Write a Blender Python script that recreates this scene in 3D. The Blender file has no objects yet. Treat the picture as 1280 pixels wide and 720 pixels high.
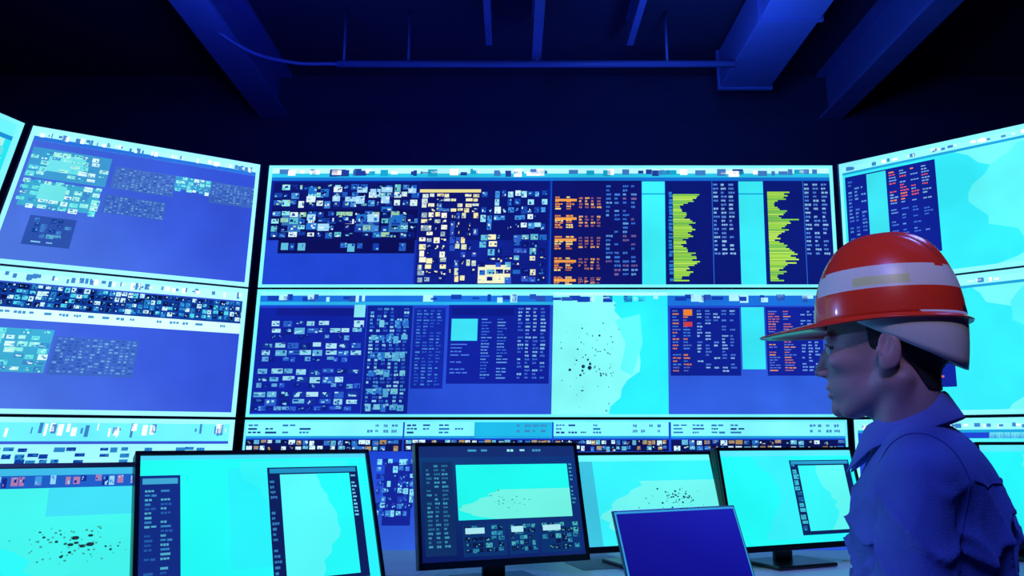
import bpy, bmesh, numpy as np, math, random
from mathutils import Vector, Matrix
from mathutils.bvhtree import BVHTree
random.seed(7)
S=bpy.context.scene
S.view_settings.view_transform='Standard'
COL=bpy.context.collection

# ---------------------------------------------------------------- utils
def lin(c):
    r,g,b=c[:3]
    if g>195 and b>195: r=min(255,r+18);g=min(255,g+6);b=min(255,b+16)
    return tuple((x/255/12.92 if x/255<=.04045 else ((x/255+.055)/1.055)**2.4) for x in (r,g,b))
def mat(name,rgb,rough=.5,metal=0,bump=0,bscale=40,var=.12,vscale=6,emit=None,spec=.5,coat=0):
    m=bpy.data.materials.new(name);m.use_nodes=True
    nt=m.node_tree;N=nt.nodes;b=N['Principled BSDF']
    b.inputs['Roughness'].default_value=rough;b.inputs['Metallic'].default_value=metal
    b.inputs['Specular IOR Level'].default_value=spec
    b.inputs['Coat Weight'].default_value=coat
    tc=N.new('ShaderNodeTexCoord')
    no=N.new('ShaderNodeTexNoise');no.inputs['Scale'].default_value=vscale;no.inputs['Detail'].default_value=4
    nt.links.new(tc.outputs['Object'],no.inputs['Vector'])
    mx=N.new('ShaderNodeMix');mx.data_type='RGBA'
    mx.inputs[6].default_value=tuple(max(0,x*(1-var)) for x in rgb)+(1,)
    mx.inputs[7].default_value=tuple(min(1,x*(1+var)) for x in rgb)+(1,)
    nt.links.new(no.outputs['Fac'],mx.inputs[0]);nt.links.new(mx.outputs[2],b.inputs['Base Color'])
    if bump:
        n2=N.new('ShaderNodeTexNoise');n2.inputs['Scale'].default_value=bscale;n2.inputs['Detail'].default_value=5
        nt.links.new(tc.outputs['Object'],n2.inputs['Vector'])
        bp=N.new('ShaderNodeBump');bp.inputs['Strength'].default_value=bump;bp.inputs['Distance'].default_value=.004
        nt.links.new(n2.outputs['Fac'],bp.inputs['Height']);nt.links.new(bp.outputs[0],b.inputs['Normal'])
    return m
def link(o,parent=None):
    COL.objects.link(o)
    if parent: o.parent=parent
    return o
def empty(name,loc=(0,0,0),rz=0):
    e=bpy.data.objects.new(name,None);e.location=loc;e.rotation_euler=(0,0,rz);e.empty_display_size=.1
    return link(e)
def mobj(name,V,Fc,mats,parent=None,smooth=False,mi=None):
    me=bpy.data.meshes.new(name);me.from_pydata([tuple(v) for v in V],[],[tuple(f) for f in Fc]);me.update()
    for m in (mats if isinstance(mats,(list,tuple)) else [mats]): me.materials.append(m)
    if mi is not None: me.polygons.foreach_set('material_index',mi)
    if smooth: me.polygons.foreach_set('use_smooth',[True]*len(me.polygons))
    return link(bpy.data.objects.new(name,me),parent)
class MB:
    """mesh builder joining several shaped parts into one mesh"""
    def __init__(s): s.bm=bmesh.new()
    def box(s,c,d,mi=0,bev=0,rot=None,seg=2):
        r=bmesh.ops.create_cube(s.bm,size=1);vs=r['verts']
        bmesh.ops.scale(s.bm,vec=d,verts=vs)
        if bev:
            es=list({e for v in vs for e in v.link_edges})
            rr=bmesh.ops.bevel(s.bm,geom=es,offset=bev,segments=seg,profile=.5,affect='EDGES')
            vs=list({v for f in rr['faces'] for v in f.verts}|set(v for v in vs if v.is_valid))
            st=list(vs);seen=set(vs)
            while st:
                v=st.pop()
                for e in v.link_edges:
                    w=e.other_vert(v)
                    if w not in seen: seen.add(w);st.append(w)
            vs=list(seen)
        if rot is not None: bmesh.ops.rotate(s.bm,cent=(0,0,0),matrix=rot,verts=vs)
        bmesh.ops.translate(s.bm,vec=c,verts=vs)
        for f in {f for v in vs for f in v.link_faces}: f.material_index=mi
        return vs
    def cyl(s,a,b,r1,r2=None,mi=0,n=20):
        a=Vector(a);b=Vector(b);d=b-a;r2=r1 if r2 is None else r2
        r=bmesh.ops.create_cone(s.bm,cap_ends=True,segments=n,radius1=r1,radius2=r2,depth=d.length)
        vs=r['verts'];q=d.to_track_quat('Z','Y').to_matrix()
        bmesh.ops.rotate(s.bm,cent=(0,0,0),matrix=q,verts=vs);bmesh.ops.translate(s.bm,vec=(a+b)/2,verts=vs)
        for f in {f for v in vs for f in v.link_faces}: f.material_index=mi;f.smooth=len(f.verts)==4
    def done(s,name,mats,parent=None):
        me=bpy.data.meshes.new(name);s.bm.to_mesh(me);s.bm.free()
        for m in (mats if isinstance(mats,(list,tuple)) else [mats]): me.materials.append(m)
        return link(bpy.data.objects.new(name,me),parent)

# ---------------------------------------------------------------- camera
cam=bpy.data.cameras.new('camera');co=link(bpy.data.objects.new('camera',cam));S.camera=co
cam.sensor_width=36;cam.lens=950/1280*36;cam.clip_start=.05
co.location=(0,0,1.1);co.rotation_euler=(math.pi/2+math.atan(.2),0,0)

# ---------------------------------------------------------------- materials
m_wall=mat('dark_wall_paint',(.016,.02,.10),.8,bump=.2,bscale=20)
m_ceil=mat('dark_ceiling_paint',(.012,.016,.08),.85,bump=.2)
m_floor=mat('dark_carpet',(.02,.02,.05),.95,bump=.6,bscale=200)
m_steel=mat('painted_steel',(.08,.12,.46),.5,metal=.1,bump=.1)
m_black=mat('black_plastic',(.008,.008,.014),.35,bump=.1,bscale=200)
m_bezel=mat('bezel_plastic',(.006,.007,.012),.3)
m_alu=mat('brushed_aluminium',(.35,.38,.45),.35,metal=.9,bump=.05)
m_desk=mat('desk_laminate',(.85,.88,.92),.35,var=.05,bump=.05)
m_key=mat('key_plastic',(.03,.03,.05),.5)
m_paper=mat('paper',(.9,.92,.95),.8,var=.04)

# ---------------------------------------------------------------- room
def boxobj(name,c,d,m,bev=0,parent=None):
    b=MB();b.box(c,d,0,bev);return b.done(name,m,parent)
boxobj('floor',(0,2,-.05),(11.2,9.2,.1),m_floor)
boxobj('ceiling',(0,2,4.45),(11.2,9.2,.1),m_ceil)
boxobj('wall_back',(0,6.55,2.2),(11.2,.1,4.4),m_wall)
boxobj('wall_left',(-5.55,2,2.2),(.1,9.0,4.4),m_wall)
boxobj('wall_right',(5.55,2,2.2),(.1,9.0,4.4),m_wall)
boxobj('wall_front',(0,-2.55,2.2),(11.2,.1,4.4),m_wall)
boxobj('baseboard_back',(0,6.48,.06),(11,.03,.12),m_black)
def ibeam(x,w,y0=-2.4,y1=6.48,zb=3.96,zt=4.4,m=m_steel):
    b=MB();t=.03
    b.box((x,(y0+y1)/2,zb+t/2),(w,y1-y0,t));b.box((x,(y0+y1)/2,zt-t/2),(w,y1-y0,t))
    b.box((x,(y0+y1)/2,(zb+zt)/2),(t,y1-y0,zt-zb-2*t+.002))
    b.done('ceiling_beam',m)
ibeam(-2.15,.26);ibeam(2.9,.2)
ibeam(-.18,.05,zb=4.15,y1=5.5);ibeam(.19,.07,zb=4.0,y1=5.45);ibeam(.93,.05,zb=4.15,y1=5.5)
b=MB();b.box((1.93,3.2,4.12),(.42,5.4,.32),0,.01)
for y in (1.2,2.4,3.6,4.8,5.85): b.box((1.93,y,4.12),(.45,.03,.35),0)
b.done('ventilation_duct',m_steel)
b=MB();b.cyl((-1.35,5.42,3.95),(1.72,5.42,3.95),.026)
for x in (-1.3,-.8,.19,1.2): b.cyl((x,5.42,3.95),(x,5.42,4.4),.010)
b.done('ceiling_pipe',m_steel)
b=MB()
for y in (3.9,4.7): b.box((0,y,4.34),(10.9,.05,.12))
b.done('ceiling_purlins',m_steel)
def curve(name,pts,r,m,parent=None,cyc=False):
    cu=bpy.data.curves.new(name,'CURVE');cu.dimensions='3D';cu.bevel_depth=r;cu.bevel_resolution=3
    sp=cu.splines.new('BEZIER');sp.bezier_points.add(len(pts)-1);sp.use_cyclic_u=cyc
    for p,q in zip(sp.bezier_points,pts): p.co=q;p.handle_left_type=p.handle_right_type='AUTO'
    cu.materials.append(m);return link(bpy.data.objects.new(name,cu),parent)
curve('hanging_cable',[(-2.5,4.4,4.38),(-2.3,4.7,4.13),(-2.0,5.1,3.93),(-1.7,5.35,3.93),(-1.35,5.42,3.95)],.014,m_steel)

# ---------------------------------------------------------------- screens
ms=bpy.data.materials.new('screen_display');ms.use_nodes=True
nt=ms.node_tree;nt.nodes.remove(nt.nodes['Principled BSDF'])
at=nt.nodes.new('ShaderNodeAttribute');at.attribute_name='Col'
em=nt.nodes.new('ShaderNodeEmission');tc=nt.nodes.new('ShaderNodeTexCoord')
no=nt.nodes.new('ShaderNodeTexNoise');no.inputs['Scale'].default_value=2.5;no.inputs['Detail'].default_value=2
mr=nt.nodes.new('ShaderNodeMapRange');mr.inputs['From Min'].default_value=.3;mr.inputs['From Max'].default_value=.7
mr.inputs['To Min'].default_value=1.0;mr.inputs['To Max'].default_value=1.22
nt.links.new(tc.outputs['Object'],no.inputs['Vector']);nt.links.new(no.outputs['Fac'],mr.inputs['Value'])
nt.links.new(at.outputs['Color'],em.inputs['Color']);nt.links.new(mr.outputs[0],em.inputs['Strength'])
nt.links.new(em.outputs[0],nt.nodes['Material Output'].inputs[0])

class Screen:
    def __init__(s,name,corners,canvas=(0,0,1,1),parent=None):
        s.name=name;s.c=[Vector(p) for p in corners];s.cv=canvas;s.V=[];s.F=[];s.C=[];s.parent=parent
        TL,TR,BR,BLc=s.c
        s.n=(BLc-TL).cross(TR-TL).normalized()
    def w(s,x,y,l):
        u=(x-s.cv[0])/(s.cv[2]-s.cv[0]);v=(y-s.cv[1])/(s.cv[3]-s.cv[1])
        u=min(1,max(0,u));v=min(1,max(0,v))
        TL,TR,BR,B=s.c
        return TL*(1-u)*(1-v)+TR*u*(1-v)+BR*u*v+B*(1-u)*v+s.n*(l*.0007)
    def poly(s,pts,col,l=1):
        i=len(s.V);s.V+=[s.w(x,y,l) for x,y in pts];s.F.append(list(range(i,i+len(pts))))
        if isinstance(col[0],(tuple,list)): s.C+=[lin(c) for c in col]
        else: s.C+=[lin(col)]*len(pts)
    def R(s,x0,y0,x1,y1,col,l=1): s.poly([(x0,y0),(x1,y0),(x1,y1),(x0,y1)],col,l)
    def frame(s,x0,y0,x1,y1,tx,ty,col,l=2):
        s.R(x0,y0,x1,y0+ty,col,l);s.R(x0,y1-ty,x1,y1,col,l);s.R(x0,y0,x0+tx,y1,col,l);s.R(x1-tx,y0,x1,y1,col,l)
    def thumbs(s,x0,y0,x1,y1,nx,ny,pal,l=3,fill=.85,jit=.4,sub=3):
        dx=(x1-x0)/nx;dy=(y1-y0)/ny
        for j in range(ny):
            for i in range(nx):
                if random.random()>fill: continue
                a=x0+i*dx+random.random()*dx*jit*.5;b=y0+j*dy+random.random()*dy*jit*.5
                c=min(x1,a+dx*(.6+.35*random.random()));d=b+dy*(.5+.4*random.random())
                s.R(a,b,c,d,random.choice(pal),l)
                for q in range(sub):
                    e=a+(c-a)*random.random()*.75;g=b+(d-b)*random.random()*.7
                    s.R(e,g,min(c,e+(c-a)*random.uniform(.12,.4)),min(d,g+(d-b)*random.uniform(.15,.4)),random.choice(pal),l+.5+.1*q)
    def text(s,x0,y0,x1,y1,rows,pal,l=3,cols=1,hh=.45,fill=.9):
        dy=(y1-y0)/rows;dx=(x1-x0)/cols
        for j in range(rows):
            for i in range(cols):
                if random.random()>fill: continue
                a=x0+i*dx;e=a+dx*(.35+.5*random.random());n=random.choice((1,2,3));col=random.choice(pal)
                for q in range(n):
                    s.R(a+(e-a)*q/n,y0+j*dy,a+(e-a)*(q+.78)/n,y0+(j+hh*random.uniform(.8,1.1))*dy,col,l)
    def hist(s,x0,y0,x1,y1,n,col,l=3):
        dy=(y1-y0)/n;c=random.uniform(0,2)
        for j in range(n):
            t=j/n;w=.12+.45*abs(math.sin(t*8.2+c))**1.8*random.uniform(.4,1.2)+.22*random.random()**2+.12*abs(math.sin(t*23))
            s.R(x0,y0+j*dy,x0+(x1-x0)*min(1,w),y0+(j+.8)*dy,random.choice(col),l)
    def build(s):
        me=bpy.data.meshes.new(s.name);me.from_pydata([tuple(v) for v in s.V],[],s.F);me.update()
        ca=me.color_attributes.new('Col','FLOAT_COLOR','POINT')
        ca.data.foreach_set('color',np.array([tuple(c)+(1,) for c in s.C],dtype=np.float32).ravel())
        me.materials.append(ms)
        o=bpy.data.objects.new(s.name,me);link(o,s.parent);return o

m_frame=mat('video_wall_frame',(.006,.008,.03),.4)
def backing(sc,parent,th=.06,ex=.012):
    c=sum(sc.c,Vector())/4;n=sc.n
    fr=[p+(p-c).normalized()*ex*1.2-n*.004 for p in sc.c];bk=[p-n*th for p in fr]
    V=fr+bk;F=[(3,2,1,0),(4,5,6,7)]+[(i,(i+1)%4,(i+1)%4+4,i+4) for i in range(4)]
    mobj('cabinet',V,F,m_frame,parent)
def wall_screen(corners,canvas=(0,0,1,1)):
    e=empty('video_wall_screen')
    sc=Screen('display',corners,canvas,e);backing(sc,e);return sc
SH=.0285;ZT=2.965
rowsZ=[(2.965,2.103),(2.090,1.246),(1.228,.385)]
def cx(x,z): return x-(ZT-z)*SH
TX=[(190,230,235),(120,200,230),(90,150,220)]
THB=[(120,220,215),(60,130,210),(200,235,225),(30,90,190),(90,190,200),(20,60,160),(150,200,160)]
def marks(sc,x0,y0,x1,y1,n,pal,l=3):
    for i in range(n):
        a=random.uniform(x0,x1);w=(x1-x0)*random.uniform(.004,.02);t=random.uniform(0,.4)
        sc.R(a,y0+(y1-y0)*t,min(x1,a+w),y0+(y1-y0)*random.uniform(.5,.95),random.choice(pal),l)
def coast(sc,x0,y0,x1,y1,col,l=2,k=.5,n=14):
    xs=[(x0+(x1-x0)*(k+.16*math.sin(i/n*5+k*9)+.05*random.uniform(-1,1)),y0+(y1-y0)*i/n) for i in range(n+1)]
    for p,q in zip(xs,xs[1:]): sc.poly([p,(x1,p[1]),(x1,q[1]),q],col,l)
def dots(sc,x0,y0,x1,y1,n,col,r,l=4,asp=1):
    for i in range(n):
        x=random.gauss((x0+x1)/2,(x1-x0)/5);y=random.gauss((y0+y1)/2,(y1-y0)/5);q=r*random.uniform(.4,1.3)
        sc.poly([(x+q*math.cos(a)*asp,y+q*math.sin(a)) for a in np.arange(0,6.28,1.05)],col,l)

# centre row 1
z1,z0=rowsZ[0]
sc=wall_screen([(cx(-1.68,z1),5,z1),(cx(2.2185,z1),5,z1),(cx(2.2185,z0),5,z0),(cx(-1.68,z0),5,z0)],(330,207,1045,357))
sc.R(330,207,1045,357,(16,34,150),0)
sc.R(330,300,522,357,(30,66,198),1);sc.R(520,300,690,357,(18,40,160),1)
sc.R(330,207,1045,226,(40,190,225),1);sc.R(330,209,1045,217,(170,242,246),2);sc.R(330,222,1045,226,(20,110,205),2)
marks(sc,335,211,1040,222,80,[(30,60,150),(60,120,190),(20,160,200),(255,255,255)],3)
sc.frame(330,207,1045,357,4.5,3.6,(110,238,242),5)
sc.R(338,228,522,262,(12,22,105),1);sc.R(338,262,522,300,(10,16,90),2);sc.R(350,300,520,316,(10,14,84),2)
NVP=[(10,16,90),(14,26,120),(24,60,160)]
sc.thumbs(338,230,522,260,17,3,THB+NVP,3,.95,.4,4);sc.thumbs(338,264,522,298,16,4,THB+NVP,3,.85,.4,4)
sc.thumbs(380,234,520,290,9,5,[(200,232,236),(140,205,230),(30,110,200),(12,22,110)],4.4,.45,.5,4)
for x in (352,445,486): sc.R(x,268,x+24,290,(50,110,180),2.9)
sc.thumbs(352,303,520,314,16,1,[(20,60,170),(40,90,190),(90,180,210)],3,.7)
sc.R(523,227,686,355,(12,22,112),1)
CR=[(245,240,190),(235,225,150),(60,120,200),(190,225,220),(14,26,110)]
sc.thumbs(525,242,598,266,8,4,CR,3,.85,.4,4)
sc.thumbs(525,265,560,352,4,11,[(245,240,180),(250,250,215),(140,170,190),(12,22,110)],3,.75)
sc.thumbs(563,266,598,352,5,9,[(12,22,100),(40,80,190),(200,220,190),(240,225,160)],3,.6)
sc.thumbs(600,238,684,288,10,5,[(130,215,225),(60,140,220),(200,238,238),(20,70,170),(12,22,110)],3)
sc.thumbs(600,292,684,352,8,7,[(240,235,190),(30,100,190),(90,180,210),(12,22,110),(50,90,200),(12,22,110)],3,.8)
sc.R(600,330,640,352,(225,228,190),2.5)
sc.R(523,237,600,241,(235,225,150),4)
sc.R(688,226,689.5,355,(10,80,190),2)
sc.R(690,226,802,355,(13,20,104),1)
OR=[(235,150,60),(215,130,70),(250,195,100),(170,100,80),(245,215,130)]
for y in (246,269,295,321,344):
    e=y+17 if y<340 else 354
    sc.text(694,y,722,e,6,OR,3,2,.7,1);sc.R(694,y+3,721,y+6,(240,160,70),3.5);sc.text(724,y+1,754,e-1,4,[(180,110,90),(235,175,90),(140,90,110)],3,4,.6)
sc.text(758,232,800,345,22,[(50,110,210),(90,150,220),(110,90,150),(60,120,210)],3,4,.5,.7)
sc.R(803,227,832,356,(40,225,225),2);sc.R(803,242,832,243.5,(20,150,210),3)
sc.R(833,227,924,355,(11,24,112),1)
YG=[(160,225,60),(130,205,70),(185,235,80)]
sc.hist(842,243,888,350,52,YG);sc.thumbs(836,240,842,350,1,26,[(40,120,200)],3,.8,.4,0)
sc.text(893,230,922,320,18,[(130,180,225),(80,130,210)],3,3,.5)
sc.R(925,227,956,356,(40,222,225),2);sc.R(925,242,956,243.5,(20,150,210),3)
sc.R(957,227,1042,355,(11,26,116),1);sc.hist(961,240,1004,350,52,YG)
sc.text(1008,230,1040,320,18,[(130,180,225),(80,130,210)],3,3,.5)
for x in (891,1006): sc.R(x,227,x+1,355,(40,100,210),3)
sc.build()
# centre row 2
z1,z0=rowsZ[1]
sc=wall_screen([(cx(-1.68,z1),5,z1),(cx(2.2185,z1),5,z1),(cx(2.2185,z0),5,z0),(cx(-1.68,z0),5,z0)],(313,360,1054,521))
sc.poly([(313,360),(1054,360),(1054,521),(313,521)],[(24,56,190),(30,66,200),(52,98,220),(30,64,200)],0)
sc.R(313,360,1054,381,(26,110,215),1);sc.R(313,362,1054,368,(120,236,240),2);sc.R(313,376,690,380,(40,170,225),2)
marks(sc,316,366,1050,378,60,[(40,80,180),(150,230,235),(20,60,170)],3)
sc.frame(313,360,1054,521,4.5,3.4,(96,232,238),5)
sc.R(316,384,454,516,(16,34,155),1)
for y,(a,b) in zip((400,428,461,489),((335,452),(325,452),(322,452),(318,452))):
    sc.thumbs(a,y,b,y+19,8,2,[(90,170,210),(120,200,212),(40,90,190),(150,215,222),(20,50,150),(12,30,120)],3,.95,.3,4)
    sc.thumbs(a,y+18,b,y+25,14,1,[(12,30,130),(40,90,200),(90,160,210)],3,.7)
sc.R(340,384,450,394,(16,28,135),2);sc.R(438,380,452,396,(110,215,220),3)
sc.R(455,381,512,517,(14,32,140),2);sc.text(459,384,510,514,28,[(70,150,210),(120,200,222),(40,90,190)],3,6,.6)
for y in (398,418,440,462,484,504): sc.thumbs(460,y,508,y+12,5,1,[(80,165,210),(40,110,200),(110,190,215)],4,.9)
sc.R(514,384,554,486,(18,38,155),2);sc.text(518,387,552,484,24,[(70,140,215),(40,90,200)],3,4,.45)
sc.R(558,380,686,480,(16,32,150),2);sc.R(562,398,595,426,(40,205,215),3);sc.R(562,384,640,394,(12,26,130),3)
sc.text(600,398,640,476,20,[(50,100,205),(90,150,215)],3,2,.4);sc.text(646,384,684,476,20,[(120,180,225),(60,110,205)],3,4,.5)
sc.text(562,430,596,470,9,[(70,120,215)],3,1,.35)
sc.R(690,364,835,519,(110,238,226),2);coast(sc,690,366,835,519,(24,224,228),3,.6);sc.R(690,364,835,368,(160,250,245),4)
sc.poly([(768,400),(800,392),(803,430),(790,470),(775,462),(782,430)],(74,234,228),4)
dots(sc,695,380,790,510,60,(60,130,160),1.0);dots(sc,695,380,790,510,14,(30,60,120),1.4);dots(sc,700,420,750,500,6,(20,40,90),2.2)
sc.R(838,384,926,470,(14,32,140),2);sc.text(841,387,868,467,20,[(60,120,210),(90,110,190),(200,120,70)],3,2,.45);sc.text(872,387,924,467,20,[(130,180,225),(70,120,210)],3,5,.5,.7)
sc.R(855,386,866,394,(230,130,50),4);sc.R(855,402,866,408,(200,60,70),4)
sc.R(928,383,957,462,(36,215,222),3);sc.R(959,383,1030,470,(16,34,150),2)
sc.text(962,388,1000,466,24,[(190,110,110),(90,120,210),(220,150,90)],3,2,.4);sc.text(1003,388,1028,466,20,[(110,160,225)],3,3,.5)
sc.build()
# centre row 3
z1,z0=rowsZ[2]
sc=wall_screen([(cx(-1.68,z1),5,z1),(cx(2.2185,z1),5,z1),(cx(2.2185,z0),5,z0),(cx(-1.68,z0),5,z0)],(300,525,1060,698))
sc.poly([(300,525),(1060,525),(1060,698),(300,698)],[(20,60,200),(24,66,205),(40,84,210),(50,96,214)],0)
for a,b in ((302,500),(502,688),(690,835),(838,1058)):
    sc.R(a,527,b,549,(110,236,240),1);sc.R(a,546,b,549,(30,150,215),2);sc.text(a+3,531,a+(b-a)*.45,545,3,[(40,110,180),(20,60,140)],3,4,.5);sc.text(b-45,531,b-4,545,2,[(60,130,190)],3,4,.5)
    sc.R(a,551,b,566,(12,20,90),1);sc.thumbs(a+2,551,b-2,566,22,2,[(90,180,215),(12,18,70),(40,110,200),(170,140,90),(190,238,238)],3,.9)
sc.R(590,527,688,549,(30,180,225),2)
sc.R(480,580,515,660,(20,36,150),2)
for x in (330,400,470,505,600,690,745,830,905,1000):
    sc.thumbs(x,575,x+40,650,6,8,[(60,130,215),(110,210,225),(16,40,150),(30,60,180)],3,.8)
sc.R(728,580,742,660,(180,225,235),2)
sc.frame(300,525,1060,698,3,3,(90,228,240),5)
sc.build()

# left angled screens
a=math.radians(30);dL=Vector((-math.cos(a),-math.sin(a),0))
def lp(s,z): return Vector((cx(-1.715,z),5,z))+dL*s
def lo(z): return 1.365+.155*(2.965-z)
GT=[(80,215,210),(120,225,210),(50,160,205),(150,230,210),(195,240,236),(60,130,200)]
GY=[(110,170,215),(40,80,170),(80,130,205)]
for r,(z1,z0) in enumerate(rowsZ):
    sc=wall_screen([lp(lo(z1),z1),lp(.03,z1),lp(.03,z0),lp(lo(z0),z0)])
    sc.poly([(0,0),(1,0),(1,1),(0,1)],[(62,98,210),(46,76,204),(50,80,212),(80,122,222)],0)
    if r==0:
        sc.R(0,0,1,.1,(150,244,244),1);sc.R(0,.07,1,.1,(40,110,215),2);marks(sc,.03,.03,.97,.085,50,[(60,130,200),(220,255,255)],3)
        sc.R(.03,.15,.34,.37,(60,150,205),1)
        sc.thumbs(.03,.16,.34,.36,8,5,GT,3,.85,.4,4);sc.R(.1,.18,.24,.31,(90,215,214),2)
        sc.R(.36,.2,.62,.37,(64,104,190),2);sc.text(.37,.21,.62,.37,9,GY,3,14,.55)
        sc.R(.62,.2,.78,.3,(60,150,205),1);sc.thumbs(.62,.2,.78,.32,6,4,GT,3,.9,.4,4);sc.R(.78,.2,.99,.37,(60,100,190),2);sc.text(.79,.21,.99,.36,9,GY,3,12,.55)
        sc.R(.04,.39,.33,.58,(60,165,205),2);sc.thumbs(.03,.38,.34,.6,8,5,GT,3,.85,.4,4);sc.R(.1,.41,.2,.52,(90,218,212),4)
        sc.R(.35,.42,.6,.56,(58,98,190),2);sc.text(.36,.43,.6,.56,8,GY,3,14,.55)
        sc.R(.1,.64,.27,.85,(44,80,168),2);sc.thumbs(.12,.65,.26,.8,5,4,[(20,60,150),(90,170,210),(60,120,200)],3)
        sc.text(.13,.82,.24,.84,1,TX,3,2)
    elif r==1:
        sc.R(0,0,1,.1,(160,244,244),1);marks(sc,.03,.03,.97,.09,50,[(60,130,200),(230,255,255)],3)
        sc.R(0,.11,1,.3,(16,60,150),1)
        sc.thumbs(0,.11,1,.27,44,4,[(60,200,215),(180,235,235),(14,20,80),(14,40,120),(40,130,200),(10,14,60)],3,1,.3)
        sc.R(0,.28,1,.36,(190,247,247),2);sc.text(.05,.3,.95,.34,1,[(60,140,200)],3,18)
        sc.R(0,.42,.3,.72,(60,165,205),1.5);sc.thumbs(.0,.42,.3,.72,8,7,GT,3,.8,.4,4);sc.R(0,.46,.14,.68,(86,214,212),4)
        sc.R(.31,.46,.6,.73,(58,98,190),2);sc.text(.32,.47,.6,.72,12,GY,3,14,.55)
    else:
        sc.R(0,0,1,.16,(90,232,238),1);marks(sc,.03,.03,.97,.14,40,[(60,130,200),(230,255,255)],3)
        sc.R(0,.18,1,.34,(140,238,238),1);sc.thumbs(.1,.2,.9,.32,22,3,[(40,130,200),(14,60,160)],3,.6)
        sc.R(0,.36,.5,.9,(30,60,190),1)
    sc.frame(0,0,1,1,.018,.034,(140,240,242),5);sc.build()
# far left screens
b_=math.radians(72);dM=Vector((-math.cos(b_),-math.sin(b_),0))
for r,(z1,z0) in enumerate(rowsZ):
    p=lambda s,z:lp(lo(z)+.03,z)+dM*s
    sc=wall_screen([p(1.3,z1),p(.02,z1),p(.02,z0),p(1.3,z0)])
    sc.R(0,0,1,1,(30,140,214),0);sc.R(0,0,1,.12,(90,235,240),1);sc.R(.5,.2,1,.9,(24,200,220),1);coast(sc,.1,.15,.98,.95,(20,220,224),2,.4)
    sc.thumbs(.6,.15,.95,.4,5,4,GT,3);sc.frame(0,0,1,1,.03,.03,(110,236,238),5);sc.build()
# right angled screens
a=math.radians(40);dR=Vector((math.cos(a),-math.sin(a),0))
for r,(z1,z0) in enumerate(rowsZ):
    p=lambda s,z:Vector((cx(2.235,z),5,z))+dR*s
    sc=wall_screen([p(.03,z1),p(1.75,z1),p(1.75,z0),p(.03,z0)])
    sc.R(0,0,1,1,(34,224,230),0);coast(sc,0,.0,1,1,(96,236,226),1,.55)
    sc.R(0,0,1,.1,(130,243,245),2);sc.R(0,.08,1,.1,(30,160,215),3);marks(sc,.02,.035,.97,.075,40,[(60,130,200),(230,255,255)],4)
    if r==0:
        sc.R(.02,.12,.34,.82,(14,32,140),3);sc.R(.1,.13,.17,.75,(40,210,215),4)
        sc.text(.03,.16,.1,.74,20,[(90,150,215),(60,110,200)],4,3,.5,.7);sc.text(.18,.15,.33,.42,12,[(220,90,90),(240,140,60),(120,170,220),(120,170,220)],4,4,.45,.8)
        sc.text(.18,.45,.33,.78,14,[(60,110,210),(90,140,215)],4,4,.45,.5)
        coast(sc,.38,.12,.95,.98,(74,234,228),2,.3)
    elif r==1:
        sc.R(.02,.12,.35,.8,(16,36,150),3);sc.text(.04,.16,.33,.75,18,[(90,150,215),(200,110,110)],4,6,.45,.7);coast(sc,.4,.1,1,1,(60,230,226),2,.4)
        dots(sc,.6,.3,.9,.8,10,(30,90,150),.006)
    else:
        sc.R(0,.1,1,1,(30,66,200),1);sc.R(.02,.14,.98,.3,(60,225,232),2);sc.thumbs(.05,.32,.95,.6,18,4,[(40,110,210),(90,190,220),(16,30,120)],3,.8)
    sc.frame(0,0,1,1,.012,.034,(120,238,240),6);sc.build()
b=MB();b.box((.22,5.05,.18),(4.0,.12,.36));b.done('video_wall_plinth',m_frame)

# ---------------------------------------------------------------- desk
DZ=.70
b=MB()
b.box((.2,2.35,DZ-.015),(4.8,1.2,.03),0,.006)
b.box((-.875,1.38,DZ-.015),(2.65,.74,.03),0,.006)
for x in (-2.1,-.9,.3,1.4,2.5): b.box((x,2.55,(DZ-.03)/2),(.04,.7,DZ-.03),1)
b.box((-2.1,1.4,(DZ-.03)/2),(.04,.6,DZ-.03),1);b.box((-.1,1.2,(DZ-.03)/2),(.04,.3,DZ-.03),1)
b.box((.2,2.93,.42),(4.8,.02,.5),1)
b.done('control_desk',[m_desk,m_black])

def monitor(X,Y,yaw,tilt,w,h,zb,content):
    e=empty('desktop_monitor',(X,Y,0),yaw)
    d=empty('tilting_head',(0,0,zb));d.rotation_euler=(-tilt,0,0);d.parent=e
    bz=.0105
    b=MB();b.box((0,.017,h/2),(w,.03,h),0,.004);b.box((0,.04,h/2),(w*.6,.03,h*.6),0,.01)
    b.box((0,-.001,bz/2+.002),(w,.008,bz+.008),0,.001);b.box((0,-.001,h-bz/2),(w,.008,bz),0,.001)
    b.box((-w/2+bz/2,-.001,h/2),(bz,.008,h),0,.001);b.box((w/2-bz/2,-.001,h/2),(bz,.008,h),0,.001)
    b.done('housing',m_bezel,d)
    x=w/2-bz;sc=Screen('display',[(-x,.0005,h-bz),(x,.0005,h-bz),(x,.0005,bz+.006),(-x,.0005,bz+.006)],(0,0,1,1),d)
    content(sc);sc.build()
    o=.13*math.tan(tilt)+.045
    b=MB();b.box((0,o+.04,(DZ+zb+.15)/2+.004),(.07,.022,zb+.15-DZ-.008),0,.006)
    b.box((0,o+.01,DZ+.007),(.24,.18,.012),0,.005);b.cyl((0,o,zb+.13),(0,o+.045,zb+.13),.025)
    b.done('stand',m_bezel,e)
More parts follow.
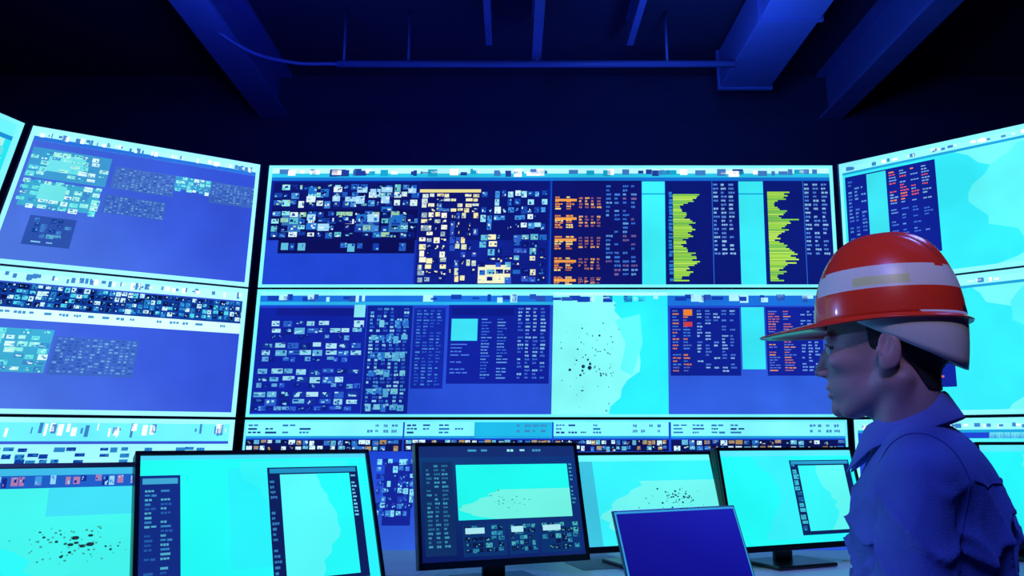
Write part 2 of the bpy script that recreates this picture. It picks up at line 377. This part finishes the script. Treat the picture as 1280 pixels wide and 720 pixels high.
def c1(s):
    s.R(0,0,1,1,(26,236,226),0);s.R(0,0,1,.14,(30,90,190),1);s.R(0,0,1,.05,(60,180,225),2);s.thumbs(0,.05,1,.13,34,1,[(170,120,170),(60,150,220),(20,40,140),(120,200,230)],3)
    coast(s,0,.14,1,1,(48,230,214),1,.45);s.R(.62,.14,.99,.34,(44,208,220),2)
    dots(s,.45,.3,.98,.75,70,(60,150,140),.006,asp=.8);dots(s,.5,.35,.98,.7,14,(20,60,70),.008,asp=.8);dots(s,.66,.48,.9,.62,7,(30,50,60),.012,asp=1.2)
def c2(s):
    s.poly([(0,0),(1,0),(1,1),(0,1)],[(14,240,218),(16,238,228),(24,228,234),(12,240,224)],0)
    s.R(0,0,1,.03,(60,200,225),1);s.R(.0,.14,.155,1,(18,44,130),2);s.R(.01,.16,.145,.2,(60,160,205),3)
    s.text(.02,.24,.14,.95,24,[(50,130,190),(34,90,170),(80,170,200)],3,2,.5)
    s.R(.35,.1,.53,.8,(22,228,228),1);coast(s,.16,.05,.9,.95,(34,232,224),1,.5)
    s.R(.52,.1,.95,.93,(14,30,90),2);s.R(.575,.155,.905,.9,(66,234,226),3);coast(s,.575,.155,.905,.9,(18,236,226),4,.6)
    s.R(.53,.11,.94,.145,(30,140,190),3)
    s.text(.912,.17,.945,.5,12,[(90,200,220)],3,1,.5);s.text(.528,.2,.568,.88,18,[(50,120,180)],3,1,.5)
def c3(s):
    s.poly([(0,0),(1,0),(1,1),(0,1)],[(16,60,120),(14,50,120),(16,40,110),(10,24,90)],0)
    s.R(.0,0,1,.1,(20,44,110),1);s.text(.3,.03,.8,.075,1,[(130,220,220),(60,150,190)],2,6)
    s.R(.22,.17,.94,.66,(14,232,214),2);coast(s,.22,.4,.94,.66,(90,228,204),3,.2);dots(s,.3,.4,.8,.62,26,(70,190,170),.007,4)
    s.R(.02,.14,.2,.95,(16,46,100),1);s.text(.04,.17,.18,.9,20,[(40,110,150),(60,150,180)],2,3,.5)
    s.text(.95,.17,.99,.6,12,[(60,150,190)],2,1)
    for a,b_ in ((.24,.5),(.52,.7),(.72,.98)):
        s.R(a,.7,b_,.97,(12,50,110),2);s.thumbs(a+.01,.71,b_-.01,.95,6,5,[(70,170,180),(12,24,70),(40,130,170),(12,24,70)],3,.8,.3,4);s.R(a+.015,.73,a+(b_-a)*.5,.78,(150,220,220),5)
def c4(s):
    s.R(0,0,1,1,(36,230,230),0);s.R(0,0,1,.07,(90,235,238),1);s.R(0,.07,.1,1,(60,190,220),1)
    coast(s,.1,.3,1,1,(90,232,218),1,.2);dots(s,.5,.35,.85,.65,44,(20,80,100),.010,asp=.7);dots(s,.2,.4,.95,.85,40,(60,160,150),.008,asp=.7)
def c5(s):
    s.poly([(0,0),(1,0),(1,1),(0,1)],[(18,240,228),(20,238,230),(22,232,230),(14,238,224)],0);s.R(0,0,1,.06,(70,220,235),1)
    coast(s,0,.06,.5,.95,(36,228,228),1,.6)
    s.R(.5,.11,.97,.92,(14,34,90),2);s.R(.56,.17,.92,.88,(36,232,226),3);coast(s,.56,.17,.92,.88,(74,234,220),4,.5)
    s.thumbs(.505,.14,.555,.88,1,12,[(60,180,210),(20,90,150)],3);s.R(.51,.12,.96,.155,(40,150,200),3)
def c6(s):
    s.R(0,0,1,1,(20,232,228),0);s.R(0,0,1,.07,(70,220,235),1);coast(s,.1,.1,.98,.95,(60,232,224),1,.5)
monitor(-.985,1.55,.5,.35,.5,.33,.74,c1)
monitor(-.528,1.766,.60,.40,.555,.358,.745,c2)
monitor(-.011,2.226,.383,.231,.511,.341,.76,c3)
monitor(.475,2.538,.377,.261,.53,.311,.76,c4)
monitor(.938,2.542,.393,.182,.573,.321,.76,c5)
monitor(1.82,2.70,.379,.1,.5,.34,.755,c6)

# laptop
e=empty('laptop',(.463,1.982,0),.455)
b=MB();b.box((0,-.125,DZ+.011),(.39,.26,.016),0,.005)
for i in range(13):
    for j in range(5): b.box((-.162+i*.027,-.05-j*.023,DZ+.0205),(.022,.018,.003),1)
b.box((0,-.205,DZ+.0197),(.1,.065,.0012),1);b.done('base',[m_alu,m_key],e)
d=empty('lid',(0,.004,DZ+.018));d.rotation_euler=(-.356,0,0);d.parent=e
b=MB();b.box((0,.004,.112),(.394,.007,.222),0,.002);b.cyl((-.15,0,0),(.15,0,0),.006);b.done('lid_shell',m_alu,d)
sc=Screen('display',[(-.193,.0,.219),(.193,.0,.219),(.193,.0,.006),(-.193,.0,.006)],(0,0,1,1),d)
sc.R(0,0,1,1,(50,150,215),0)
sc.poly([(.012,.025),(.988,.025),(.988,.98),(.012,.98)],[(22,24,150),(26,30,170),(14,16,140),(14,14,130)],1);sc.build()

def keyboard(x,y,rz):
    b=MB();b.box((0,0,.012),(.44,.135,.018),0,.005)
    for i in range(18):
        for j in range(6): b.box((-.205+i*.0241,-.05+j*.0195,.0225),(.02,.016,.006),1,.002,seg=1)
    o=b.done('keyboard',[m_black,m_key]);o.location=(x,y,DZ);o.rotation_euler=(0,0,rz)
keyboard(-.42,1.32,.45);keyboard(.06,1.93,.35);keyboard(-1.15,1.25,.4)
for x,y,r in ((.28,2.68,.3),(-.36,2.55,-.2),(1.28,2.62,.5)):
    b=MB();b.box((0,0,.001),(.21,.297,.0015));o=b.done('paper_sheet',m_paper);o.location=(x,y,DZ);o.rotation_euler=(0,0,r)

# ---------------------------------------------------------------- SDF modelling
def nets(F,org,h):
    s=F<0;nx,ny,nz=F.shape
    cnt=np.zeros((nx-1,ny-1,nz-1),np.int8)
    cs=[(i,j,k) for i in (0,1) for j in (0,1) for k in (0,1)]
    for i,j,k in cs: cnt+=s[i:nx-1+i,j:ny-1+j,k:nz-1+k]
    act=(cnt>0)&(cnt<8);idx=np.argwhere(act);vid=-np.ones(cnt.shape,np.int64);vid[act]=np.arange(len(idx))
    pos=np.zeros((len(idx),3));n=np.zeros(len(idx))
    for a in cs:
        for ax in range(3):
            if a[ax]: continue
            b=list(a);b[ax]=1
            fa=F[idx[:,0]+a[0],idx[:,1]+a[1],idx[:,2]+a[2]];fb=F[idx[:,0]+b[0],idx[:,1]+b[1],idx[:,2]+b[2]]
            x=(fa<0)!=(fb<0);t=np.where(x,fa/np.where(x,fa-fb,1),0)
            p=np.array(a,float)[None,:].repeat(len(idx),0);p[:,ax]+=t
            pos+=p*x[:,None];n+=x
    V=(idx+pos/n[:,None])*h+np.array(org)
    Q=[]
    for ax in range(3):
        u,v=(ax+1)%3,(ax+2)%3
        sl0=[slice(None)]*3;sl1=[slice(None)]*3;sl0[ax]=slice(0,-1);sl1[ax]=slice(1,None)
        A=s[tuple(sl0)];B=s[tuple(sl1)];e=np.argwhere(A!=B)
        e=e[(e[:,u]>0)&(e[:,v]>0)&(e[:,u]<cnt.shape[u])&(e[:,v]<cnt.shape[v])]
        def g(du,dv):
            q=e.copy();q[:,u]-=du;q[:,v]-=dv;return vid[q[:,0],q[:,1],q[:,2]]
        q=np.stack([g(1,1),g(0,1),g(0,0),g(1,0)],1);fl=~A[e[:,0],e[:,1],e[:,2]]
        q[fl]=q[fl][:,::-1];Q.append(q)
    return V,np.concatenate(Q)
def smin(a,b,k):
    h=np.clip(.5+.5*(b-a)/k,0,1);return b*(1-h)+a*h-k*h*(1-h)
def smax(a,b,k): return -smin(-a,-b,k)
class Fld:
    def __init__(s,lo,hi,h):
        s.lo=lo;s.h=h
        ax=[np.arange(lo[i],hi[i]+h,h) for i in range(3)]
        s.X,s.Y,s.Z=np.meshgrid(*ax,indexing='ij')
    def ell(s,c,r):
        x=(s.X-c[0]);y=(s.Y-c[1]);z=(s.Z-c[2])
        k0=np.sqrt((x/r[0])**2+(y/r[1])**2+(z/r[2])**2)+1e-9
        k1=np.sqrt((x/r[0]**2)**2+(y/r[1]**2)**2+(z/r[2]**2)**2)+1e-9
        return k0*(k0-1)/k1
    def cap(s,a,b,r1,r2):
        a=np.array(a,float);b=np.array(b,float);d=b-a
        t=np.clip(((s.X-a[0])*d[0]+(s.Y-a[1])*d[1]+(s.Z-a[2])*d[2])/d.dot(d),0,1)
        return np.sqrt((s.X-a[0]-t*d[0])**2+(s.Y-a[1]-t*d[1])**2+(s.Z-a[2]-t*d[2])**2)-(r1+(r2-r1)*t)
    def mesh(s,F,name,m,parent,M=None,it=0):
        V,Q=nets(F,s.lo,s.h)
        o=mobj(name,V,Q,m,parent,True)
        if M is not None: o.matrix_local=M
        if it:
            md=o.modifiers.new('sm','SMOOTH');md.iterations=it;md.factor=.5
        return o
def frame(C,yaw,sc=1):
    f=Vector((-math.cos(yaw),math.sin(yaw),0));l=Vector((0,0,1)).cross(f)
    return Matrix((( f.x*sc,l.x*sc,0,C[0]),(f.y*sc,l.y*sc,0,C[1]),(0,0,sc,C[2]),(0,0,0,1)))
worker=empty('worker',(0,0,0))
m_skin=mat('skin',(.48,.28,.30),.48,bump=.15,bscale=260,var=.12,vscale=25)
m_hair=mat('dark_hair',(.012,.01,.02),.7,bump=.8,bscale=400)
m_eye=mat('eye_white',(.6,.6,.65),.2);m_iris=mat('iris',(.02,.015,.01),.1)
m_shirt=mat('blue_work_shirt',(.17,.24,.68),.85,bump=.45,bscale=500,var=.22,vscale=12)
m_seam=mat('shirt_stitching',(.07,.10,.36),.9)
m_trou=mat('navy_trousers',(.02,.025,.07),.9,bump=.3,bscale=400)
m_shoe=mat('black_leather',(.01,.01,.012),.4)

YH=math.radians(35)
HM=frame((.648,1.3,1.255),YH,1.05)
f=Fld((-.15,-.12,-.24),(.15,.12,.16),.0022)
cran=f.ell((-.012,0,.045),(.1,.077,.095))
H=smin(cran,f.ell((.034,0,-.02),(.060,.056,.086)),.03)
H=smin(H,f.ell((.034,0,-.068),(.050,.044,.032)),.025)
H=smin(H,f.ell((.066,0,-.058),(.029,.028,.036)),.02)
for s_ in (1,-1):
    H=smin(H,f.cap((-.004,s_*.053,-.030),(.000,s_*.052,-.056),.013,.012),.018)
    H=smin(H,f.cap((.000,s_*.052,-.058),(.064,s_*.020,-.100),.012,.013),.016)
H=smin(H,f.ell((.083,0,-.097),(.014,.018,.014)),.012)
for s_ in (1,-1):
    H=smin(H,f.ell((.080,s_*.028,.019),(.013,.024,.008)),.010)
    H=smin(H,f.ell((.060,s_*.041,-.022),(.026,.015,.014)),.018)
    H=smax(H,-f.ell((.103,s_*.032,.000),(.015,.018,.010)),.008)
H=smin(H,f.ell((.090,0,-.022),(.017,.012,.028)),.008)
H=smin(H,f.cap((.090,0,.008),(.112,0,-.034),.0052,.0080),.010)
for s_ in (1,-1): H=smin(H,f.ell((.100,s_*.011,-.038),(.011,.007,.007)),.005)
H=smin(H,f.ell((.094,0,-.062),(.008,.021,.0055)),.005);H=smin(H,f.ell((.092,0,-.075),(.009,.019,.006)),.005)
H=smax(H,-f.ell((.104,0,-.0688),(.009,.024,.0016)),.002)
H=smin(H,f.cap((-.018,0,-.06),(-.024,0,-.24),.048,.053),.022)
for s_ in (1,-1): H=smin(H,f.cap((-.022,s_*.052,-.055),(.022,s_*.016,-.175),.013,.012),.018)   # neck muscle
H=smin(H,f.ell((.034,0,-.150),(.010,.011,.016)),.02)
for s_ in (1,-1):
    er=f.ell((-.012,s_*.079,-.010),(.017,.0065,.030));er=smin(er,f.ell((-.003,s_*.077,-.033),(.008,.006,.011)),.008)
    er=smax(er,-f.ell((-.008,s_*.0875,-.002),(.0105,.0075,.020)),.002)
    er=smin(er,f.cap((-.013,s_*.080,.006),(-.008,s_*.080,-.020),.0028,.0035),.002)
    er=smin(er,f.ell((.004,s_*.079,-.012),(.004,.005,.007)),.003)
    H=smin(H,er,.004)
f.mesh(H,'head',m_skin,worker,HM,2)
skull=smin(cran,f.cap((-.018,0,-.06),(-.024,0,-.24),.048,.053),.022)
hr=skull-.0035+.0008*np.sin(f.X*900+f.Z*300)*np.sin(f.Z*700)
zl=-.016-.056*np.clip((-.026-f.X)/.03,0,1)
cut=np.maximum(f.X-.020,zl-f.Z)
f.mesh(smax(hr,cut,.004),'hair',m_hair,worker,HM,1)
for s_ in (1,-1):
    bpy.ops.mesh.primitive_uv_sphere_add(segments=24,ring_count=14,radius=.0125);o=bpy.context.object;o.name='eyeball';o.data.materials.append(m_eye);o.data.materials.append(m_iris)
    for p in o.data.polygons:
        p.use_smooth=True
        if p.center.z>.0108: p.material_index=1
    o.parent=worker;o.matrix_local=HM@Matrix.Translation((.0785,s_*.031,.0))@Matrix.Rotation(math.pi/2,4,'Y')
    curve('eyebrow',[tuple(HM@Vector(q)) for q in ((.0915,s_*.014,.020),(.090,s_*.028,.024),(.078,s_*.044,.021))],.0022,m_hair,worker)
    curve('eyelid',[tuple(HM@Vector(q)) for q in ((.088,s_*.018,.001),(.0915,s_*.031,.0075),(.081,s_*.044,.001))],.0025,m_skin,worker)

# ---- torso / shirt
YT=math.radians(32)
TM=frame((.682,1.3,0),YT)
f=Fld((-.26,-.36,.46),(.5,.36,1.24),.005)
T=f.ell((.0,0,.92),(.115,.160,.22))
T=smin(T,f.ell((-.022,0,.99),(.085,.155,.13)),.04)
T=smin(T,f.cap((-.01,-.145,1.045),(-.01,.145,1.045),.056,.056),.05)
for s_ in (1,-1): T=smin(T,f.cap((.004,s_*.03,1.100),(-.01,s_*.15,1.060),.034,.036),.035)
T=smin(T,f.ell((.01,0,.72),(.12,.155,.2)),.05)
T=smin(T,f.ell((-.01,0,.56),(.13,.175,.09)),.05)
LE=(.02,.225,.80);LW=(.235,.175,.760);RE=(.02,-.235,.80);RW=(.235,-.20,.760)
for sh,el,wr in (((-.005,.165,1.045),LE,LW),((-.005,-.165,1.045),RE,RW)):
    A=smin(f.cap(sh,el,.055,.047),f.cap(el,wr,.046,.033),.015)
    T=smin(T,A,.010)
def ridge(p): return (1-np.abs(np.sin(p)))**2
q1=f.Z*22+f.Y*24+1.8*np.sin(f.X*24+f.Z*5)+1.3*np.sin(f.Z*13+f.Y*9)
q2=f.Z*30-f.X*34-f.Y*10+1.6*np.sin(f.Y*26+f.Z*8)
q3=f.Y*34+f.X*34+1.7*np.sin(f.Z*18)
W=-.011*ridge(q1)*np.clip((1.09-f.Z)/.08,0,1)-.010*ridge(q2)*np.clip((1.07-f.Z)/.10,0,1)-.005*ridge(q3)*np.clip((1.04-f.Z)/.15,0,1)
T=T+W+.005
T=smax(T,-(f.cap((.015,0,1.09),(.02,0,1.3),.050,.062)),.006)
so=f.mesh(T,'shirt',m_shirt,worker,TM,2)
bv=BVHTree.FromPolygons([v.co.copy() for v in so.data.vertices],[tuple(p.vertices) for p in so.data.polygons])
def onshirt(p):
    r=bv.find_nearest(Vector(p));return tuple(TM@(r[0]+r[1]*.0004))
for s_ in (1,-1):   # armhole and yoke stitching
    pts=[onshirt((-.008+.075*math.cos(t),s_*(.150-.018*math.sin(t)),1.035+.085*math.sin(t))) for t in np.arange(-.9,4.1,.16)]
    curve('armhole_seam',pts,.0014,m_seam,worker)
curve('yoke_seam',[onshirt((-.14,y,1.045)) for y in np.arange(-.15,.151,.02)],.0014,m_seam,worker)
n=60;V=[];Fc=[]
prof=[(.054,-.030),(.054,.020),(.057,.033),(.064,.031),(.076,.000),(.087,-.022)]
for i in range(n+1):
    a=math.radians(12+336*i/n);ca,sa=math.cos(a),math.sin(a)
    bk=(1-ca)/2;base=1.092+.062*bk
    for k,(r,dz) in enumerate(prof):
        fr=max(0,(ca-.5));rr=r*(1.0+(.16 if k>=4 else 0)*max(0,ca))
        V.append((.016+rr*ca*1.03,rr*sa,base+dz*(1-.15*bk)-(.06*fr if k>=4 else 0)))
    if i:
        for k in range(5): q=(i-1)*6+k;Fc.append((q,q+1,q+7,q+6))
o=mobj('collar',V,Fc,m_shirt,worker,True);o.matrix_local=TM
md=o.modifiers.new('s','SOLIDIFY');md.thickness=.004;md=o.modifiers.new('b','SUBSURF');md.levels=1;md.render_levels=1
b=MB()
for wr,el in ((LW,LE),(RW,RE)):
    a=Vector(wr);d=(a-Vector(el)).normalized();b.cyl(TM@(a-d*.02),TM@(a+d*.03),.038,.036)
b.done('cuffs',m_shirt,worker)
f=Fld((-.2,-.26,.04),(.56,.26,.70),.008)
P=f.ell((-.01,0,.56),(.135,.18,.085))
for s_ in (1,-1):
    P=smin(P,smin(f.cap((.0,s_*.09,.555),(.40,s_*.11,.56),.085,.062),f.cap((.40,s_*.11,.55),(.38,s_*.11,.10),.062,.05),.02),.02)
f.mesh(P+.0025*np.sin(f.X*60+f.Z*40),'trousers',m_trou,worker,TM,2)
f=Fld((.28,-.2,-.02),(.64,.2,.14),.006)
P=None
for s_ in (1,-1):
    q=smin(f.ell((.37,s_*.11,.05),(.055,.042,.05)),f.ell((.47,s_*.115,.035),(.12,.046,.036)),.03)
    P=q if P is None else np.minimum(P,q)
f.mesh(smax(P,.002-f.Z,.004),'shoes',m_shoe,worker,TM,1)
def hand(wr,el,name,side):
    w=TM@Vector(wr);e_=TM@Vector(el);d=(w-e_);d.z=0;d.normalize()
    l=Vector((0,0,1)).cross(d)
    M=Matrix(((d.x,l.x,0,w.x),(d.y,l.y,0,w.y),(0,0,1,w.z),(0,0,0,1)))
    f=Fld((-.03,-.07,-.06),(.22,.07,.04),.0022)
    h=f.cap((-.02,0,0),(.03,0,-.012),.026,.026)
    h=smin(h,f.ell((.065,0,-.024),(.048,.040,.016)),.02)
    for i,(y,L) in enumerate(((-.030,.070),(-.010,.080),(.011,.075),(.030,.058))):
        yy=y*side*-1
        a=(.095,yy,-.022);b_=(.095+L*.45,yy*1.1,-.016);c_=(.095+L*.78,yy*1.15,-.028);d_=(.095+L*.98,yy*1.15,-.044)
        g=smin(smin(f.cap(a,b_,.0095,.0088),f.cap(b_,c_,.0088,.008),.003),f.cap(c_,d_,.008,.0072),.003)
        h=smin(h,g,.004)
    s_=side
    g=smin(f.cap((.03,s_*.022,-.022),(.065,s_*.050,-.030),.014,.011),f.cap((.065,s_*.050,-.030),(.098,s_*.052,-.040),.0105,.0085),.004)
    h=smin(h,g,.006)
    f.mesh(h,name,m_skin,worker,M,1)
hand(LW,LE,'left_hand',-1);hand(RW,RE,'right_hand',1)

# ---------------------------------------------------------------- hard hat
HH=frame((.650,1.300,1.300),YH)
m_red=mat('red_helmet_plastic',(.92,.05,.02),.28,coat=.4,var=.04)
m_white=mat('white_helmet_plastic',(.85,.85,.78),.35,var=.03)
m_logo=mat('pale_logo_print',(.75,.8,.35),.4)
hat=empty('hard_hat')
nA,nP=120,44;V=[];Fc=[];mi=[]
for j in range(nP+1):
    ph=math.pi/2*j/nP
    for i in range(nA):
        a=2*math.pi*i/nA;r=math.cos(ph)**.82 if j<nP else 0;z=math.sin(ph)**.96*.152 if j else 0
        ca,sa=math.cos(a),math.sin(a)
        x=.119*r*ca;y=.100*r*sa
        rd=0
        for c_,w_,hgt in ((0,.016,.006),(.042,.008,.003),(-.042,.008,.003)): rd+=hgt*math.exp(-((y-c_)/w_)**4)
        k=min(1,max(0,(z-.08)/.05));z+=rd*k
        V.append((x*(1+.25*rd*k*10),y,z))
for j in range(nP):
    for i in range(nA):
        q=[j*nA+i,j*nA+(i+1)%nA,(j+1)*nA+(i+1)%nA,(j+1)*nA+i];Fc.append(q)
        z=sum(V[k][2] for k in q)/4;xf=sum(V[k][0] for k in q)/4
        g=1 if .044<z<.082 and xf<.103 else 0
        if g and 24<=i<=38 and .052<z<.066: g=2
        mi.append(g)
o=mobj('shell',V,Fc,[m_red,m_white,m_logo],hat,True,mi);o.matrix_local=HH
md=o.modifiers.new('s','SOLIDIFY');md.thickness=.003;md.offset=-1
V=[];Fc=[];nR=8
for j in range(nR+1):
    t=j/nR
    for i in range(nA):
        a=2*math.pi*i/nA;ca,sa=math.cos(a),math.sin(a)
        ext=.011+.092*max(0,ca)**4
        V.append(((.118+ext*t)*ca,(.099+(.010+.010*max(0,ca))*t)*sa,.002-.008*t-.006*t*t*max(0,ca)))
for j in range(nR):
    for i in range(nA): Fc.append((j*nA+i,(j+1)*nA+i,(j+1)*nA+(i+1)%nA,j*nA+(i+1)%nA))
o=mobj('brim',V,Fc,m_red,hat,True);o.matrix_local=HH
md=o.modifiers.new('s','SOLIDIFY');md.thickness=.003
V=[];Fc=[];n=80
for i in range(n+1):
    a=math.radians(68+224*i/n);ca,sa=math.cos(a),math.sin(a);bk=max(0,(.38-ca)/1.38)**1.0
    for k in range(7):
        t=k/6;V.append((-.006+(.111-.008*t*t)*ca,(.095-.010*t*t)*sa,.004-t*(.010+.082*bk)))
    if i:
        for k in range(6): q=(i-1)*7+k;Fc.append((q,q+7,q+8,q+1))
o=mobj('nape_guard',V,Fc,m_white,hat,True);o.matrix_local=HH
md=o.modifiers.new('s','SOLIDIFY');md.thickness=.003

# ---------------------------------------------------------------- office chair
ch=empty('office_chair',(.70,1.29,0),0);CM=frame((0,0,0),YT)
b=MB();b.box((0.03,0,.435),(.46,.46,.07),0,.03,seg=4);o=b.done('seat',m_black,ch);o.matrix_local=CM
n=14;V=[];Fc=[]
for j in range(n+1):
    for i in range(n+1):
        y=(i/n-.5)*.42*(1-.15*(j/n));z=.55+.40*j/n;V.append((-.185+.9*y*y*.8-.02*math.sin(j/n*3.1),y,z))
        if i and j: q=j*(n+1)+i;Fc.append((q,q-1,q-n-2,q-n-1))
o=mobj('backrest',V,Fc,m_black,ch,True);o.matrix_local=CM
md=o.modifiers.new('s','SOLIDIFY');md.thickness=.035;md.offset=-1 ;md=o.modifiers.new('b','BEVEL');md.width=.01;md.segments=3
b=MB();b.cyl((0,0,.09),(0,0,.40),.028);b.box((-.23,0,.50),(.03,.06,.28),0,.008);b.box((-.12,0,.385),(.24,.06,.03),0,.006)
for i in range(5):
    a=2*math.pi*i/5+.3;x,y=.29*math.cos(a),.29*math.sin(a)
    b.cyl((0,0,.10),(x,y,.075),.026,.016);b.cyl((x-.02*math.sin(a),y+.02*math.cos(a),.03),(x+.02*math.sin(a),y-.02*math.cos(a),.03),.03)
    b.cyl((x,y,.04),(x,y,.08),.01)
o=b.done('chair_base',m_black,ch);o.matrix_local=CM

# ---------------------------------------------------------------- lights
def area(name,loc,tgt,size,col,pw):
    l=bpy.data.lights.new(name,'AREA');l.size=size;l.color=col;l.energy=pw
    o=link(bpy.data.objects.new(name,l));o.location=loc;o.rotation_euler=(Vector(tgt)-Vector(loc)).to_track_quat('-Z','Y').to_euler();return o
def spot(name,loc,tgt,ang,col,pw,soft=.08):
    l=bpy.data.lights.new(name,'SPOT');l.energy=pw;l.color=col;l.spot_size=math.radians(ang);l.spot_blend=.6;l.shadow_soft_size=soft
    o=link(bpy.data.objects.new(name,l));o.location=loc;o.rotation_euler=(Vector(tgt)-Vector(loc)).to_track_quat('-Z','Y').to_euler()
area('added_blue_fill',(-.3,-.8,3.6),(.6,1.3,1.2),.8,(.12,.18,1),46)  # added blue fill light behind the camera, no fixture there
spot('helmet_spot_lamp',(.1,-.6,2.9),(.65,1.3,1.46),14,(1,.82,.8),48)
spot('added_face_spot',(-3.0,2.2,2.1),(.60,1.3,1.15),16,(.22,.34,1),120,.10)  # added spot to brighten the worker's face, not a lamp of the room
area('added_beam_light',(1.3,4.3,3.3),(1.95,5.0,4.1),.4,(.08,.25,1),15)  # added light that brightens the duct side, no fixture behind it
area('added_beam_light.001',(-1.5,4.2,3.3),(-2.1,5.2,4.2),.5,(.05,.1,1),8)  # same kind of added light, for the left beam
area('added_ceiling_wash',(0,5.3,3.0),(0,4.9,4.4),2.2,(.05,.1,1),10)  # added soft blue light, lifts the ceiling brightness
area('added_worker_fill',(2.2,2.0,3.7),(.8,1.3,1.1),.6,(.12,.22,1),26)  # another added blue fill, aimed down at the worker
w=bpy.data.worlds.new('world');S.world=w;w.use_nodes=True
w.node_tree.nodes['Background'].inputs[0].default_value=(.002,.004,.03,1);w.node_tree.nodes['Background'].inputs[1].default_value=1
